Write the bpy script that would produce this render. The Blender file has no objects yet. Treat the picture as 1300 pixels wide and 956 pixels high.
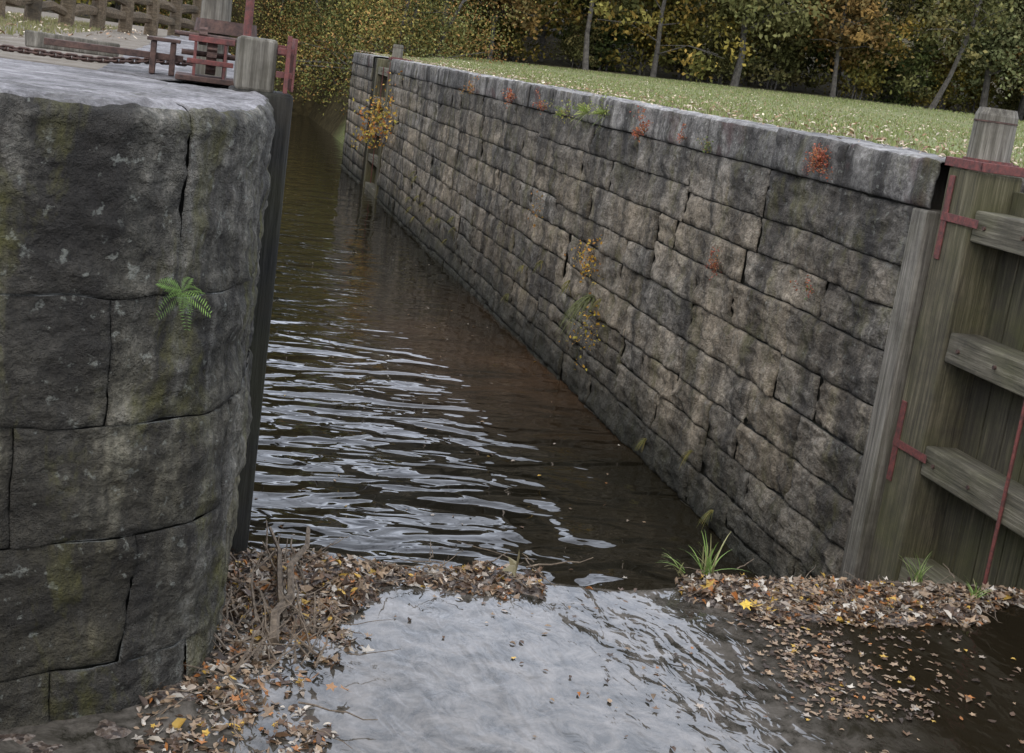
import bpy, math, random
import numpy as np
from mathutils import Vector, Matrix, noise
random.seed(7); rng=np.random.default_rng(7)
scene=bpy.context.scene
W=4.8; ZW=-3.77; ZF=-2.6; ZTR=-0.2; ZTL=-0.29

# ---------------------------------------------------------------- nodes
def newmat(name):
    m=bpy.data.materials.new(name); m.use_nodes=True
    nt=m.node_tree
    b=nt.nodes['Principled BSDF']
    return m,nt,b
def setin(nt,node,key,val):
    s=node.inputs[key]
    if isinstance(val,bpy.types.NodeSocket): nt.links.new(val,s)
    else:
        if isinstance(val,(tuple,list)) and len(val)==3 and s.type=='RGBA': val=(*val,1)
        s.default_value=val
def ND(nt,typ,ins={},**props):
    n=nt.nodes.new(typ)
    for k,v in props.items(): setattr(n,k,v)
    for k,v in ins.items(): setin(nt,n,k,v)
    return n
def noi(nt,co,scale,detail=5,rough=.6,dist=0,sc=None):
    if sc is not None:
        co=ND(nt,'ShaderNodeMapping',{'Vector':co,'Scale':sc}).outputs[0]
    return ND(nt,'ShaderNodeTexNoise',{'Vector':co,'Scale':scale,'Detail':detail,'Roughness':rough,'Distortion':dist}).outputs['Fac']
def ramp(nt,f,stops):
    n=ND(nt,'ShaderNodeValToRGB',{'Fac':f})
    e=n.color_ramp.elements
    while len(e)<len(stops): e.new(0.5)
    for i,(p,c) in enumerate(stops):
        e[i].position=p
        if not isinstance(c,(tuple,list)): c=(c,c,c)
        e[i].color=(*c,1)
    return n.outputs[0]
def mix(nt,f,a,b,mode='MIX'):
    n=nt.nodes.new('ShaderNodeMix'); n.data_type='RGBA'; n.blend_type=mode
    for i,v in ((0,f),(6,a),(7,b)):
        if isinstance(v,bpy.types.NodeSocket): nt.links.new(v,n.inputs[i])
        else:
            if isinstance(v,(tuple,list)) and len(v)==3: v=(*v,1)
            n.inputs[i].default_value=v
    return n.outputs[2]
def mth(nt,op,a,b=0.0,c=None):
    n=nt.nodes.new('ShaderNodeMath'); n.operation=op
    for i,v in ((0,a),(1,b)):
        if isinstance(v,bpy.types.NodeSocket): nt.links.new(v,n.inputs[i])
        else: n.inputs[i].default_value=v
    return n.outputs[0]
def mrange(nt,v,a,b,c=0,d=1):
    return ND(nt,'ShaderNodeMapRange',{'Value':v,'From Min':a,'From Max':b,'To Min':c,'To Max':d}).outputs[0]
def objco(nt): return ND(nt,'ShaderNodeTexCoord').outputs['Object']
def bump(nt,h,strength,dist,normal=None):
    ins={'Height':h,'Strength':strength,'Distance':dist}
    if normal is not None: ins['Normal']=normal
    return ND(nt,'ShaderNodeBump',ins).outputs[0]

def stone_mat(name,dark,mid,light,warm=(.2,.155,.1),band=(-3.7,-3.1,-1.2,-.5),wline=None,stain=.75,lich=.3,warmf=.8,bs=.9,edge=.8,tints=(.7,1.25),leach=.35,pit=.5,topstain=None,green=.45,mortar=0.0,red=0.0,blotch=(.75,1.2)):
    m,nt,b=newmat(name); co=objco(nt)
    at=ND(nt,'ShaderNodeAttribute',attribute_name='Col')
    sp=ND(nt,'ShaderNodeSeparateColor',{'Color':at.outputs['Color']})
    xyz=ND(nt,'ShaderNodeSeparateXYZ',{'Vector':co}); z=xyz.outputs['Z']
    n1=noi(nt,co,.8,4,.6); n2=noi(nt,co,5,6,.74); n4=noi(nt,co,24,5,.8)
    f=mth(nt,'ADD',mth(nt,'MULTIPLY',n2,.5),mth(nt,'MULTIPLY',n4,.5))
    c=ramp(nt,f,[(.39,dark),(.5,mid),(.61,light)])
    up=mrange(nt,z,band[0],band[1]); dn=mrange(nt,z,band[2],band[3],1,0)
    if warmf>0:
        wb=mth(nt,'MULTIPLY',mth(nt,'MULTIPLY',up,dn),ramp(nt,mth(nt,'ADD',mth(nt,'MULTIPLY',n1,.7),mth(nt,'MULTIPLY',sp.outputs[1],.3)),[(.34,0),(.6,1)]))
        wc=mix(nt,ramp(nt,f,[(.39,0),(.61,1)]),tuple(v*.4 for v in warm),tuple(v*1.5 for v in warm))
        c=mix(nt,mth(nt,'MULTIPLY',wb,warmf),c,wc)
    bl=ramp(nt,noi(nt,co,1.35,4,.6,.3,sc=(1,1,1.5)),[(.36,blotch[0]),(.62,blotch[1])])
    tint=mth(nt,'MULTIPLY',mrange(nt,sp.outputs[0],0,1,tints[0],tints[1]),bl)
    vm=ND(nt,'ShaderNodeVectorMath',{0:c,1:tint},operation='MULTIPLY'); c=vm.outputs[0]
    st2=noi(nt,co,1.7,5,.7,.2,sc=(3,3,.25))
    c=mix(nt,mth(nt,'MULTIPLY',ramp(nt,st2,[(.56,0),(.72,1)]),leach),c,(.33,.31,.27))
    st=noi(nt,co,1.3,5,.66,.2,sc=(2.2,2.2,.22))
    sm=ramp(nt,st,[(.46,0),(.6,1)])
    c=mix(nt,mth(nt,'MULTIPLY',sm,stain),c,(.023,.02,.017))
    if topstain is not None:
        ts=mrange(nt,mth(nt,'ADD',z,mth(nt,'MULTIPLY',mth(nt,'SUBTRACT',st,.5),3.6)),topstain[0],topstain[1])
        c=mix(nt,mth(nt,'MULTIPLY',ts,topstain[2]),c,(.034,.03,.026))
    li=noi(nt,co,17,4,.62)
    c=mix(nt,mth(nt,'MULTIPLY',ramp(nt,li,[(.61,0),(.68,1)]),lich),c,(.32,.325,.275))
    if red>0:
        rr=noi(nt,co,1.1,4,.6,.3)
        c=mix(nt,mth(nt,'MULTIPLY',ramp(nt,rr,[(.54,0),(.62,1)]),red),c,(.07,.03,.027))
    ol=noi(nt,co,2.1,5,.72,.4,sc=(1.5,1.5,.6))
    c=mix(nt,mth(nt,'MULTIPLY',ramp(nt,ol,[(.52,0),(.68,1)]),green),c,(.105,.097,.026))
    if wline is not None:
        wl=mrange(nt,mth(nt,'ADD',z,mth(nt,'MULTIPLY',n2,-.9)),wline-.5,wline+.45,1,0)
        c=mix(nt,mth(nt,'MULTIPLY',wl,.88),c,(.017,.018,.010))
    ec=(.018,.016,.013)
    if mortar>0:
        ec=mix(nt,mth(nt,'MULTIPLY',ramp(nt,noi(nt,co,2.3,4,.6),[(.52,0),(.57,1)]),mortar),(.018,.016,.013),(.3,.31,.29))
    c=mix(nt,mth(nt,'MULTIPLY',sp.outputs[2],edge),c,ec)
    setin(nt,b,'Base Color',c); setin(nt,b,'Roughness',.9)
    setin(nt,b,'Specular IOR Level',.25)
    n2b=noi(nt,co,6,3,.7); n4b=noi(nt,co,26,4,.8)
    h=mth(nt,'ADD',n2b,mth(nt,'MULTIPLY',n4b,.8))
    if pit>0:
        h=mth(nt,'ADD',h,mth(nt,'MULTIPLY',noi(nt,co,3.0,3,.7,.4,sc=(1,1,7)),pit))
    setin(nt,b,'Normal',bump(nt,h,bs,.08))
    return m

M_wall=stone_mat('wall_stone',(.055,.047,.037),(.15,.132,.106),(.3,.267,.218),warm=(.25,.2,.137),wline=ZW,stain=.7,edge=.5,topstain=(-1.7,.2,.66),bs=.85,green=.5,tints=(.68,1.28),pit=.4)
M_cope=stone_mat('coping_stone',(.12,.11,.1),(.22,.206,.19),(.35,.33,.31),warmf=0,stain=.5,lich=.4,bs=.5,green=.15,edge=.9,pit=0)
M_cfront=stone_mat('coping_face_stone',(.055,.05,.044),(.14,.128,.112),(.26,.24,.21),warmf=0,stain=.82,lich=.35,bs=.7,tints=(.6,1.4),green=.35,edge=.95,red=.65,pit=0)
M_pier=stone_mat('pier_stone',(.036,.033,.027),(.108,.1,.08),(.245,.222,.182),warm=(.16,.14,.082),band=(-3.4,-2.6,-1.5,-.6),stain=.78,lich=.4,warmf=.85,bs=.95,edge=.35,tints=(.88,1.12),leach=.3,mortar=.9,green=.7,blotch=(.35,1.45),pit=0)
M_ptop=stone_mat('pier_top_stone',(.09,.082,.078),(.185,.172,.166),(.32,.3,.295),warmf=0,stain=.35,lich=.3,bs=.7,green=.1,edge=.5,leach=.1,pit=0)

def wood_mat(name,c0,c1,c2,axis='z',green=.3):
    m,nt,b=newmat(name); co=objco(nt)
    sc={'z':(16,16,.6),'y':(16,.6,16),'x':(.6,16,16)}[axis]
    g=noi(nt,co,2.4,6,.75,.3,sc=sc); n=noi(nt,co,2,4,.6)
    c=ramp(nt,g,[(.32,c0),(.5,c1),(.68,c2)])
    c=mix(nt,mth(nt,'MULTIPLY',ramp(nt,n,[(.42,0),(.65,1)]),green),c,(.066,.066,.02))
    c=mix(nt,ramp(nt,noi(nt,co,1.6,5,.72),[(.45,0),(.7,.8)]),c,(.03,.025,.017))
    setin(nt,b,'Base Color',c); setin(nt,b,'Roughness',.85); setin(nt,b,'Specular IOR Level',.3)
    setin(nt,b,'Normal',bump(nt,g,.8,.02))
    return m
M_wz=wood_mat('weathered_wood_v',(.025,.021,.013),(.08,.068,.04),(.175,.15,.095),'z',.5)
M_wp=wood_mat('plank_wood',(.015,.013,.008),(.05,.043,.026),(.12,.103,.064),'z',.5)
M_wy=wood_mat('weathered_wood_h',(.034,.029,.02),(.1,.088,.06),(.21,.185,.135),'y',.4)
M_wg=wood_mat('grey_wood',(.05,.044,.035),(.14,.124,.098),(.27,.245,.2),'z',.2)
M_wd=wood_mat('dark_wet_wood',(.008,.008,.007),(.022,.021,.018),(.05,.048,.04),'z',.2)
M_wf=wood_mat('fence_wood',(.04,.027,.015),(.11,.077,.045),(.2,.15,.095),'x',.1)

def simple(name,c1,c2,scale=20,rough=.7,metal=0,b_=.4):
    m,nt,b=newmat(name); co=objco(nt); n=noi(nt,co,scale,5,.7)
    setin(nt,b,'Base Color',ramp(nt,n,[(.35,c1),(.65,c2)])); setin(nt,b,'Roughness',rough); setin(nt,b,'Metallic',metal)
    setin(nt,b,'Normal',bump(nt,n,b_,.01)); return m
M_red=simple('red_painted_iron',(.045,.018,.014),(.15,.036,.027),25,.7)
M_rust=simple('rusty_iron',(.03,.018,.014),(.1,.055,.04),30,.75,.3)
M_twig=simple('twig_bark',(.05,.035,.022),(.18,.135,.09),30,.9)
M_bark=simple('tree_bark',(.03,.026,.02),(.1,.088,.07),6,.95)

def leafmat(name,trans=.35,rough=.6):
    m,nt,b=newmat(name)
    at=ND(nt,'ShaderNodeAttribute',attribute_name='Col').outputs['Color']
    setin(nt,b,'Base Color',at); setin(nt,b,'Roughness',rough); setin(nt,b,'Specular IOR Level',.3)
    if trans>0:
        tr=ND(nt,'ShaderNodeBsdfTranslucent',{'Color':at})
        ms=ND(nt,'ShaderNodeMixShader',{'Fac':trans}); nt.links.new(b.outputs[0],ms.inputs[1]); nt.links.new(tr.outputs[0],ms.inputs[2])
        nt.links.new(ms.outputs[0],nt.nodes['Material Output'].inputs[0])
    return m
M_leaf=leafmat('foliage',.3); M_litter=leafmat('leaf_litter',0,.55)
M_tree,nt,b=newmat('tree_foliage')
df=ND(nt,'ShaderNodeBsdfDiffuse',{'Color':ND(nt,'ShaderNodeAttribute',attribute_name='Col').outputs['Color']})
nt.links.new(df.outputs[0],nt.nodes['Material Output'].inputs[0]); nt.nodes.remove(b)

# water
def water_mat(name,base,silt,amp,flow=False):
    m,nt,b=newmat(name); co=objco(nt)
    xyz=ND(nt,'ShaderNodeSeparateXYZ',{'Vector':co})
    x,y=xyz.outputs['X'],xyz.outputs['Y']
    n=noi(nt,co,.5,5,.6)
    if not flow:
        a=mth(nt,'MULTIPLY',mrange(nt,y,12,15),mrange(nt,y,16,22,1,0))
        a=mth(nt,'MULTIPLY',a,mrange(nt,x,1.4,3.2))
        a=mth(nt,'MULTIPLY',a,ramp(nt,n,[(.35,.25),(.6,1)]))
        bc=mix(nt,a,base,silt)
    else:
        a=ramp(nt,noi(nt,co,5,7,.75,.5),[(.4,0),(.62,1)])
        rt=mrange(nt,x,2.5,3.5,1,.0)  # base colour darkened to the right, standing in for the gate's dark reflection
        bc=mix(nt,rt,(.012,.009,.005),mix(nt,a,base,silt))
    setin(nt,b,'Base Color',bc)
    setin(nt,b,'Roughness',.02 if not flow else .04); setin(nt,b,'IOR',1.33); setin(nt,b,'Specular IOR Level',.95 if not flow else .65)
    if not flow:
        r1=noi(nt,co,1.0,1,.4,1.0,sc=(.8,1.55,1)); r2=noi(nt,co,1.0,1.5,.5,.8,sc=(2.2,4.2,1))
        h=mth(nt,'ADD',r1,mth(nt,'MULTIPLY',r2,.22))
        s=mth(nt,'MULTIPLY',mrange(nt,y,12,17.5,1,.16),amp)
        s=mth(nt,'MULTIPLY',s,mrange(nt,x,2.6,3.8,1,.45))
        nn=ND(nt,'ShaderNodeBump',{'Height':h,'Strength':s,'Distance':.42}).outputs[0]
    else:
        r1=noi(nt,co,1.0,2,.5,1.0,sc=(3.2,1.8,1)); r2=noi(nt,co,1.0,2,.5,.8,sc=(13,7,1))
        h=mth(nt,'ADD',r1,mth(nt,'MULTIPLY',r2,.24))
        nn=bump(nt,h,amp,.07)
    setin(nt,b,'Normal',nn)
    return m
M_water=water_mat('canal_water_surface',(.013,.0105,.006),(.048,.028,.015),.85)
M_wfore=water_mat('overflow_water_surface',(.02,.018,.013),(.115,.1,.082),.22,True)

# ---------------------------------------------------------------- mesh helpers
def link(o,parent=None):
    scene.collection.objects.link(o)
    if parent: o.parent=parent
    return o
def mk(name,verts,faces,mats,cols=None,midx=None,smooth=False,parent=None):
    me=bpy.data.meshes.new(name)
    v=verts.tolist() if isinstance(verts,np.ndarray) else verts
    f=faces.tolist() if isinstance(faces,np.ndarray) else faces
    me.from_pydata(v,[],f)
    for m in (mats if isinstance(mats,list) else [mats]): me.materials.append(m)
    if cols is not None:
        c=np.asarray(cols,dtype=np.float32)
        if c.shape[1]==3: c=np.hstack([c,np.ones((len(c),1),np.float32)])
        a=me.color_attributes.new('Col','FLOAT_COLOR','POINT'); a.data.foreach_set('color',c.ravel())
    if midx is not None: me.polygons.foreach_set('material_index',np.asarray(midx,dtype=np.int32))
    if smooth: me.polygons.foreach_set('use_smooth',np.ones(len(me.polygons),dtype=bool))
    me.update()
    o=bpy.data.objects.new(name,me); link(o,parent); return o
def empty(name,loc=(0,0,0)):
    o=bpy.data.objects.new(name,None); o.location=loc; scene.collection.objects.link(o); return o
def box(name,xr,yr,zr,mat,parent=None,bev=.012,jit=.004):
    v=[(x,y,z) for x in xr for y in yr for z in zr]
    v=[(a+random.uniform(-jit,jit),b+random.uniform(-jit,jit),c+random.uniform(-jit,jit)) for a,b,c in v]
    f=[(0,1,3,2),(4,6,7,5),(0,4,5,1),(2,3,7,6),(0,2,6,4),(1,5,7,3)]
    o=mk(name,v,f,mat,parent=parent)
    if bev>0:
        md=o.modifiers.new('bev','BEVEL'); md.width=bev; md.segments=2
    return o
def tube(pts,rad,seg=7,V=None,F=None,jit=0):
    V=[] if V is None else V; F=[] if F is None else F
    b0=len(V); pts=[Vector(p) for p in pts]; n=len(pts)
    for i,p in enumerate(pts):
        t=(pts[min(i+1,n-1)]-pts[max(i-1,0)]).normalized()
        a=t.cross(Vector((.13,.27,.95))); 
        if a.length<.15: a=t.cross(Vector((1,0,0)))
        a.normalize(); b=t.cross(a)
        for k in range(seg):
            an=2*math.pi*k/seg; r=rad[i]*(1+random.uniform(-jit,jit))
            q=p+(a*math.cos(an)+b*math.sin(an))*r; V.append(tuple(q))
    for i in range(n-1):
        for k in range(seg):
            F.append((b0+i*seg+k,b0+i*seg+(k+1)%seg,b0+(i+1)*seg+(k+1)%seg,b0+(i+1)*seg+k))
    F.append(tuple(b0+(n-1)*seg+k for k in range(seg))); F.append(tuple(b0+k for k in reversed(range(seg))))
    return V,F
def cyl(name,p0,p1,r0,r1,mat,parent=None,seg=20,jit=0.0):
    V,F=tube([p0,p1],[r0,r1],seg,jit=jit); return mk(name,V,F,mat,parent=parent)

# ---------------------------------------------------------------- block masonry
def build_blocks(name,blocks,mapfn,resfn,mat,rough=.014,mat2=None,zsplit=None,parent=None,groove=.03,warp=.012,gap=.004,e=.009,pillow=.5,offs=.012):
    V=[];F=[];C=[];MI=[]
    for (s0,s1,p0,p1) in blocks:
        res=resfn((s0+s1)/2)
        def axis(a,b):
            a+=gap;b-=gap
            n=max(2,int((b-a-2*e)/res)+1)
            return np.concatenate([[a],np.linspace(a+e,b-e,n+1),[b]])
        S=axis(s0,s1);P=axis(p0,p1); off=random.uniform(-offs,offs); r1=random.random(); r2=random.random()
        sd=random.uniform(0,50); tilt=random.uniform(-offs,offs); tilt2=random.uniform(-offs,offs)*.7
        b0=len(V); nP=len(P)
        for i,s in enumerate(S):
            for j,p in enumerate(P):
                edge=(i==0 or j==0 or i==len(S)-1 or j==nP-1)
                d=min(s-S[0],S[-1]-s,p-P[0],P[-1]-p)
                nz=noise.fractal(Vector((s*3.0,p*5.5,sd)),.8,2.0,5)
                nf=noise.noise(Vector((s*16,p*22,sd)))
                dep=off+rough*nz*1.6+rough*.7*nf-rough*pillow*math.exp(-(d/.025)**2)
                dep+=tilt*((s-s0)/(s1-s0)-.5)*2+tilt2*((p-p0)/(p1-p0)-.5)*2
                if edge: dep=min(dep,0)-groove
                ss=s+warp*noise.noise(Vector((s*.9+3,p*1.7,1)))+.5*warp*noise.noise(Vector((s*5,p*5,4)))
                pp=p+warp*noise.noise(Vector((s*.9,p*1.3+9,7)))+.5*warp*noise.noise(Vector((s*5,p*5,8)))
                V.append(mapfn(ss,pp,dep)); C.append((r1,r2,1.0 if edge else 0.0,1))
        for i in range(len(S)-1):
            for j in range(nP-1):
                a=b0+i*nP+j; F.append((a,a+1,a+nP+1,a+nP))
                if mat2 is not None: MI.append(1 if P[j]>zsplit else 0)
    return mk(name,V,F,[mat]+([mat2] if mat2 else []),C,MI if mat2 else None,smooth=True,parent=parent)
def run(s0,s1,z0,z1,lmin,lmax):
    out=[];s=s0
    while s<s1-1e-6:
        e=s+random.uniform(lmin,lmax)
        if s1-e<lmin*.6: e=s1
        e=min(e,s1); out.append((s,e,z0,z1)); s=e
    return out
def courses(s0,s1,zs,lmin,lmax):
    out=[]
    for k in range(len(zs)-1): out+=run(s0,s1,zs[k],zs[k+1],lmin,lmax)
    return out
def ashlar(s0,s1,zs,lmin,lmax):
    out=[];k=0
    while k<len(zs)-1:
        if k+2<=len(zs)-1 and random.random()<.8:
            a,b_=zs[k],zs[k+2]; s=s0
            while s<s1-1e-6:
                e=s+random.uniform(2.5,6.0)
                if s1-e<2: e=s1
                m_=random.choice([.42,.5,.5,.57]); q=random.random()
                if q<.1:
                    e=min(s1,s+random.uniform(1.5,2.5))
                    t1,t2=a+(b_-a)*random.uniform(.28,.36),a+(b_-a)*random.uniform(.62,.7)
                    for q0,q1 in ((a,t1),(t1,t2),(t2,b_)): out+=run(s,e,q0,q1,lmin*.9,lmax)
                else:
                    zm=a+(b_-a)*m_; out+=run(s,e,a,zm,lmin,lmax); out+=run(s,e,zm,b_,lmin,lmax)
                s=e
            k+=2
        else: out+=run(s0,s1,zs[k],zs[k+1],lmin,lmax); k+=1
    return out
zs=[-4.05]
for h in [.38,.36,.42,.34,.44,.38,.36,.42,.4,.4]:
    zs.append(zs[-1]+h)
zc=ZTR-.34
k=(zc+4.05)/(zs[-1]+4.05); zs=[-4.05+(z+4.05)*k for z in zs]
resY=lambda s: min(.09,max(.023,.023+(s-8)*.0028))
wallR=empty('stone_lock_wall')
mR=lambda X0:(lambda s,p,d:(X0-d,s,p))
build_blocks('face_stones',ashlar(7.9,33.0,zs,.7,1.75),mR(W),resY,M_wall,rough=.023,parent=wallR,offs=.013,groove=.012,warp=.018,gap=.002,e=.008,pillow=.3)
build_blocks('end_face_stones',courses(36.6,41.5,zs,.6,1.4),mR(W),lambda s:.12,M_wall,parent=wallR)
build_blocks('recess_face_stones',courses(1.0,7.95,zs,.6,1.3),mR(5.28),lambda s:.06,M_wall,parent=wallR)
build_blocks('far_recess_stones',courses(33,36.6,zs,.6,1.3),mR(5.28),lambda s:.15,M_wall,parent=wallR)
build_blocks('wing_face_stones',courses(4.8,10,zs,.6,1.3),lambda s,p,d:(s,41.5+d,p),lambda s:.15,M_wall,parent=wallR)
def cope_map(X0,zb,zt,r=.03):
    h=zt-zb
    def f(s,p,d):
        if p<h-r: return (X0-d,s,zb+p)
        q=p-(h-r); L=r*math.pi/2
        if q<L:
            a=q/r; return (X0+r-(r+d)*math.cos(a),s,zb+h-r+(r+d)*math.sin(a))
        return (X0+r+(q-L),s,zt+d*.6)
    return f
cw=.72
def copes(s0,s1,h,w=cw,lmin=1.0,lmax=1.9):
    out=[];s=s0
    while s<s1-1e-6:
        e=s+random.uniform(lmin,lmax)
        if s1-e<.6: e=s1
        out.append((s,e,0,h+w)); s=e
    return out
ck=dict(rough=.012,mat2=M_cope,zsplit=.31,parent=wallR,warp=.01,groove=.014,offs=.012)
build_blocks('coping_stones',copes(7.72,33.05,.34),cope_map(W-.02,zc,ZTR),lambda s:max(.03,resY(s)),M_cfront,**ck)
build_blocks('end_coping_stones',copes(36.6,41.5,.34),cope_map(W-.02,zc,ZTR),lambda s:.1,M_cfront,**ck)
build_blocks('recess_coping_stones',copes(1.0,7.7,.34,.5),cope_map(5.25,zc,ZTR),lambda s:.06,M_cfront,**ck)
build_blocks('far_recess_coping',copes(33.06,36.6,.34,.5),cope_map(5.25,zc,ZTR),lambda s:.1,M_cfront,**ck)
def core(name,xr,yr,zr,p): return box(name,xr,yr,zr,M_wd,p,0,0)
core('core_main',(W+.055,5.4),(7.9,33.0),(-5,ZTR-.06),wallR)
core('core_end',(W+.045,5.4),(36.6,41.45),(-5,ZTR-.06),wallR)
core('core_recess',(5.33,5.6),(1,7.88),(-5,ZTR-.06),wallR)
core('core_far',(5.33,5.6),(33.02,36.58),(-5,ZTR-.06),wallR)
wallL=empty('stone_lock_wall')
build_blocks('face_stones',courses(9.2,41.5,zs[:-1]+[ZTL-.34],.7,1.5),lambda s,p,d:(.4+d,s,p),lambda s:.15,M_wall,parent=wallL)
def copeL(s,p,d):
    x,y,z=cope_map(-.43,ZTL-.34,ZTL)(s,p,d); return (-x,y,z)
ck2=dict(ck); ck2['mat2']=M_ptop; ck2['parent']=wallL
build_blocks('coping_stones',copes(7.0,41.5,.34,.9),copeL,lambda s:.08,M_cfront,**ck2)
core('core_main',(-.2,.355),(9.2,41.4),(-5,ZTL-.06),wallL)
core('core_recess',(-.2,-.05),(6.6,9.2),(-5,ZTL-.06),wallL)

# ---------------------------------------------------------------- curved pier
cp=[(-5.5,4.25),(-4.2,4.27),(-3.2,4.3),(-2.0,4.35),(-.96,4.48),(-.4,4.6),(0,4.8),(.24,5.12),(.336,5.6),(.37,6.1),(.37,6.5),(.37,6.9)]
pts=[]
for i in range(1,len(cp)-2):
    p0,p1,p2,p3=[np.array(q) for q in cp[i-1:i+3]]
    for t in np.linspace(0,1,60,endpoint=False):
        pts.append(.5*((2*p1)+(-p0+p2)*t+(2*p0-5*p1+4*p2-p3)*t*t+(-p0+3*p1-3*p2+p3)*t**3))
pts=np.array(pts); sl=np.concatenate([[0],np.cumsum(np.linalg.norm(np.diff(pts,axis=0),axis=1))])
tg=np.gradient(pts,sl,axis=0); 
kk=np.ones(31)/31
tgs=np.stack([np.convolve(np.pad(tg[:,i],15,mode='edge'),kk,'valid') for i in (0,1)],1)
tgs/=np.linalg.norm(tgs,axis=1)[:,None]
SL=float(sl[-1])
def sx(x): return float(np.interp(x,pts[:,0],sl))
RB=.085; PB=-4.1
HP=ZTL-PB
def pier_map(s,p,d):
    s=min(max(s,0),SL)
    x=np.interp(s,sl,pts[:,0]); y=np.interp(s,sl,pts[:,1]); tx=np.interp(s,sl,tgs[:,0]); ty=np.interp(s,sl,tgs[:,1])
    nx,ny=ty,-tx; L=RB*math.pi/2
    if p<HP-RB: o=d; z=PB+p
    elif p<HP-RB+L:
        a=(p-HP+RB)/RB; o=-RB+(RB+d)*math.cos(a); z=ZTL-RB+(RB+d)*math.sin(a)
    else: o=-RB-(p-HP+RB-L); z=ZTL+d*.4
    o+=.02*noise.noise(Vector((s*1.1,p*1.1,20)))*min(1,max(0,(HP-RB-p)*5))
    return (float(x+nx*o),float(y+ny*o),float(z))
pz=lambda z:z-PB
pb=[]
def crs(z0,z1,js,top=False):
    js=[0]+js+[SL]
    for a,b_ in zip(js[:-1],js[1:]): pb.append((a,b_,pz(z0),(HP+.42) if top else pz(z1)))
crs(-.98,ZTL,[sx(-2.4),sx(-1.15),sx(.02)],True)
crs(-1.46,-.98,[sx(-2.9),sx(-1.7),sx(-.8),sx(-.22)])
crs(-1.9,-1.46,[sx(-2.3),sx(-1.25),sx(-.5),sx(.25)])
crs(-2.4,-1.9,[sx(-2.7),sx(-1.5),sx(-.07),sx(.3)])
crs(-3.0,-2.4,[sx(-2.2),sx(-1),sx(-.3),sx(.18)])
crs(-4.1,-3.0,[sx(-2.2),sx(-.6)])
pier=empty('stone_wing_wall')
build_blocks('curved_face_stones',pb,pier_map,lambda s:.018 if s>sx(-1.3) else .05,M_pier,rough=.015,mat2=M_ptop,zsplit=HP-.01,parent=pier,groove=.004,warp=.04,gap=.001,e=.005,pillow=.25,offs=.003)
tp=[pier_map(s,HP+.3,0) for s in np.linspace(0,SL,60)]
tp=[(x,y,ZTL-.012) for x,y,z in tp]+[(-.3,7.05,ZTL-.012),(-3.3,7.05,ZTL-.012)]
g=mk('top_paving',tp,[tuple(range(len(tp)))],M_ptop,[(.5,.5,0,1)]*len(tp),parent=pier)
cb=[pier_map(s,HP-.4,-.06) for s in np.linspace(0,SL,60)]
n_=len(cb); vv=[(x,y,-5) for x,y,z in cb]+[(x,y,ZTL-.12) for x,y,z in cb]
mk('core',vv,[(i,i+1,n_+i+1,n_+i) for i in range(n_-1)],M_wd,parent=pier)

# ---------------------------------------------------------------- terrain
def tz(x,y):
    if x>2.6:
        s=ZTR-.005+min(max(x-5.5,0)*.016+max(x-5.5,0)*max(y-25,0)*.0005,.75)+min(max(0,x-5.5)*.3,1)*max(0,min(y,55)-30)*.008
    else: s=ZTL-.03+min(max(-x-4,0)*.01,.3)
    if y>58: s+=min((y-58)*.16,14)
    if x>62: s+=min((x-62)*.2,10)
    if x<-40: s+=min((-x-40)*.15,10)
    if y<=42:
        deep = (-.3<x<5.49) if y>6.8 else (-3.35<x<5.49)
        return -4.7 if deep else s
    if y<76:
        w0,w1=-1.5,5.6
        if w0<x<w1: return -4.7 if y<66 else -4.7+(s+4.7)*min(1,(y-66)/4)
        d=(w0-x) if x<=w0 else (x-w1)
        if d<2.2: return -4.2+(s+4.2)*max(d/2.2,min(1,max(0,(y-66)/4)))
    return s
xs=[-180,-130,-90,-65,-50,-40,-30,-22,-16,-12,-9,-7,-5.5,-4.5,-3.7,-3.36,-3.34,-2.6,-1.52,-1,-.36,-.29,.5,2.4,4,5.2,5.48,5.5,5.62,6.2,6.8,7.3,7.8,8.5,9.5]+[10.5+i*1.5 for i in range(20)]+[43,50,58,66,80,100,140,200]
ys=[-60,-30,-12,-4,0,2,4,5.5,6.79,6.81,8,10]+[12+2*i for i in range(14)]+[40,41.99,42.01,44,46,49,52,55,58,60,63,66,67,68,70,73,76,80,90,100,120,150,190]
V=[];C=[];F=[]
for x in xs:
    for y in ys:
        z=tz(x,y); 
        if z>-1 and (x>7 or x<-4): z+=.04*noise.noise(Vector((x*.2,y*.2,0)))
        V.append((x,y,z)); lawn=1.0 if (x>5 and y<54 and x<52) else 0.0
        C.append((lawn,1.0 if x<2.6 and y<45 else 0,0,1))
ny=len(ys)
for i in range(len(xs)-1):
    for j in range(ny-1):
        a=i*ny+j; F.append((a,a+ny,a+ny+1,a+1))
m,nt,b=newmat('ground'); co=objco(nt)
at=ND(nt,'ShaderNodeAttribute',attribute_name='Col'); sp=ND(nt,'ShaderNodeSeparateColor',{'Color':at.outputs['Color']})
gn=noi(nt,co,3,5,.7); gn2=noi(nt,co,.35,4,.6); fn=noi(nt,co,30,3,.7)
gr=ramp(nt,mth(nt,'ADD',mth(nt,'MULTIPLY',gn,.5),mth(nt,'MULTIPLY',fn,.5)),[(.35,(.07,.085,.03)),(.5,(.135,.15,.062)),(.68,(.2,.205,.1))])
gr=mix(nt,ramp(nt,gn2,[(.45,0),(.65,.6)]),gr,(.17,.155,.085))
dirt=ramp(nt,gn,[(.35,(.1,.08,.06)),(.65,(.2,.175,.14))])
forest=ramp(nt,gn,[(.35,(.022,.018,.009)),(.65,(.07,.055,.025))])
c=mix(nt,sp.outputs[1],forest,dirt); c=mix(nt,sp.outputs[0],c,gr)
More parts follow.
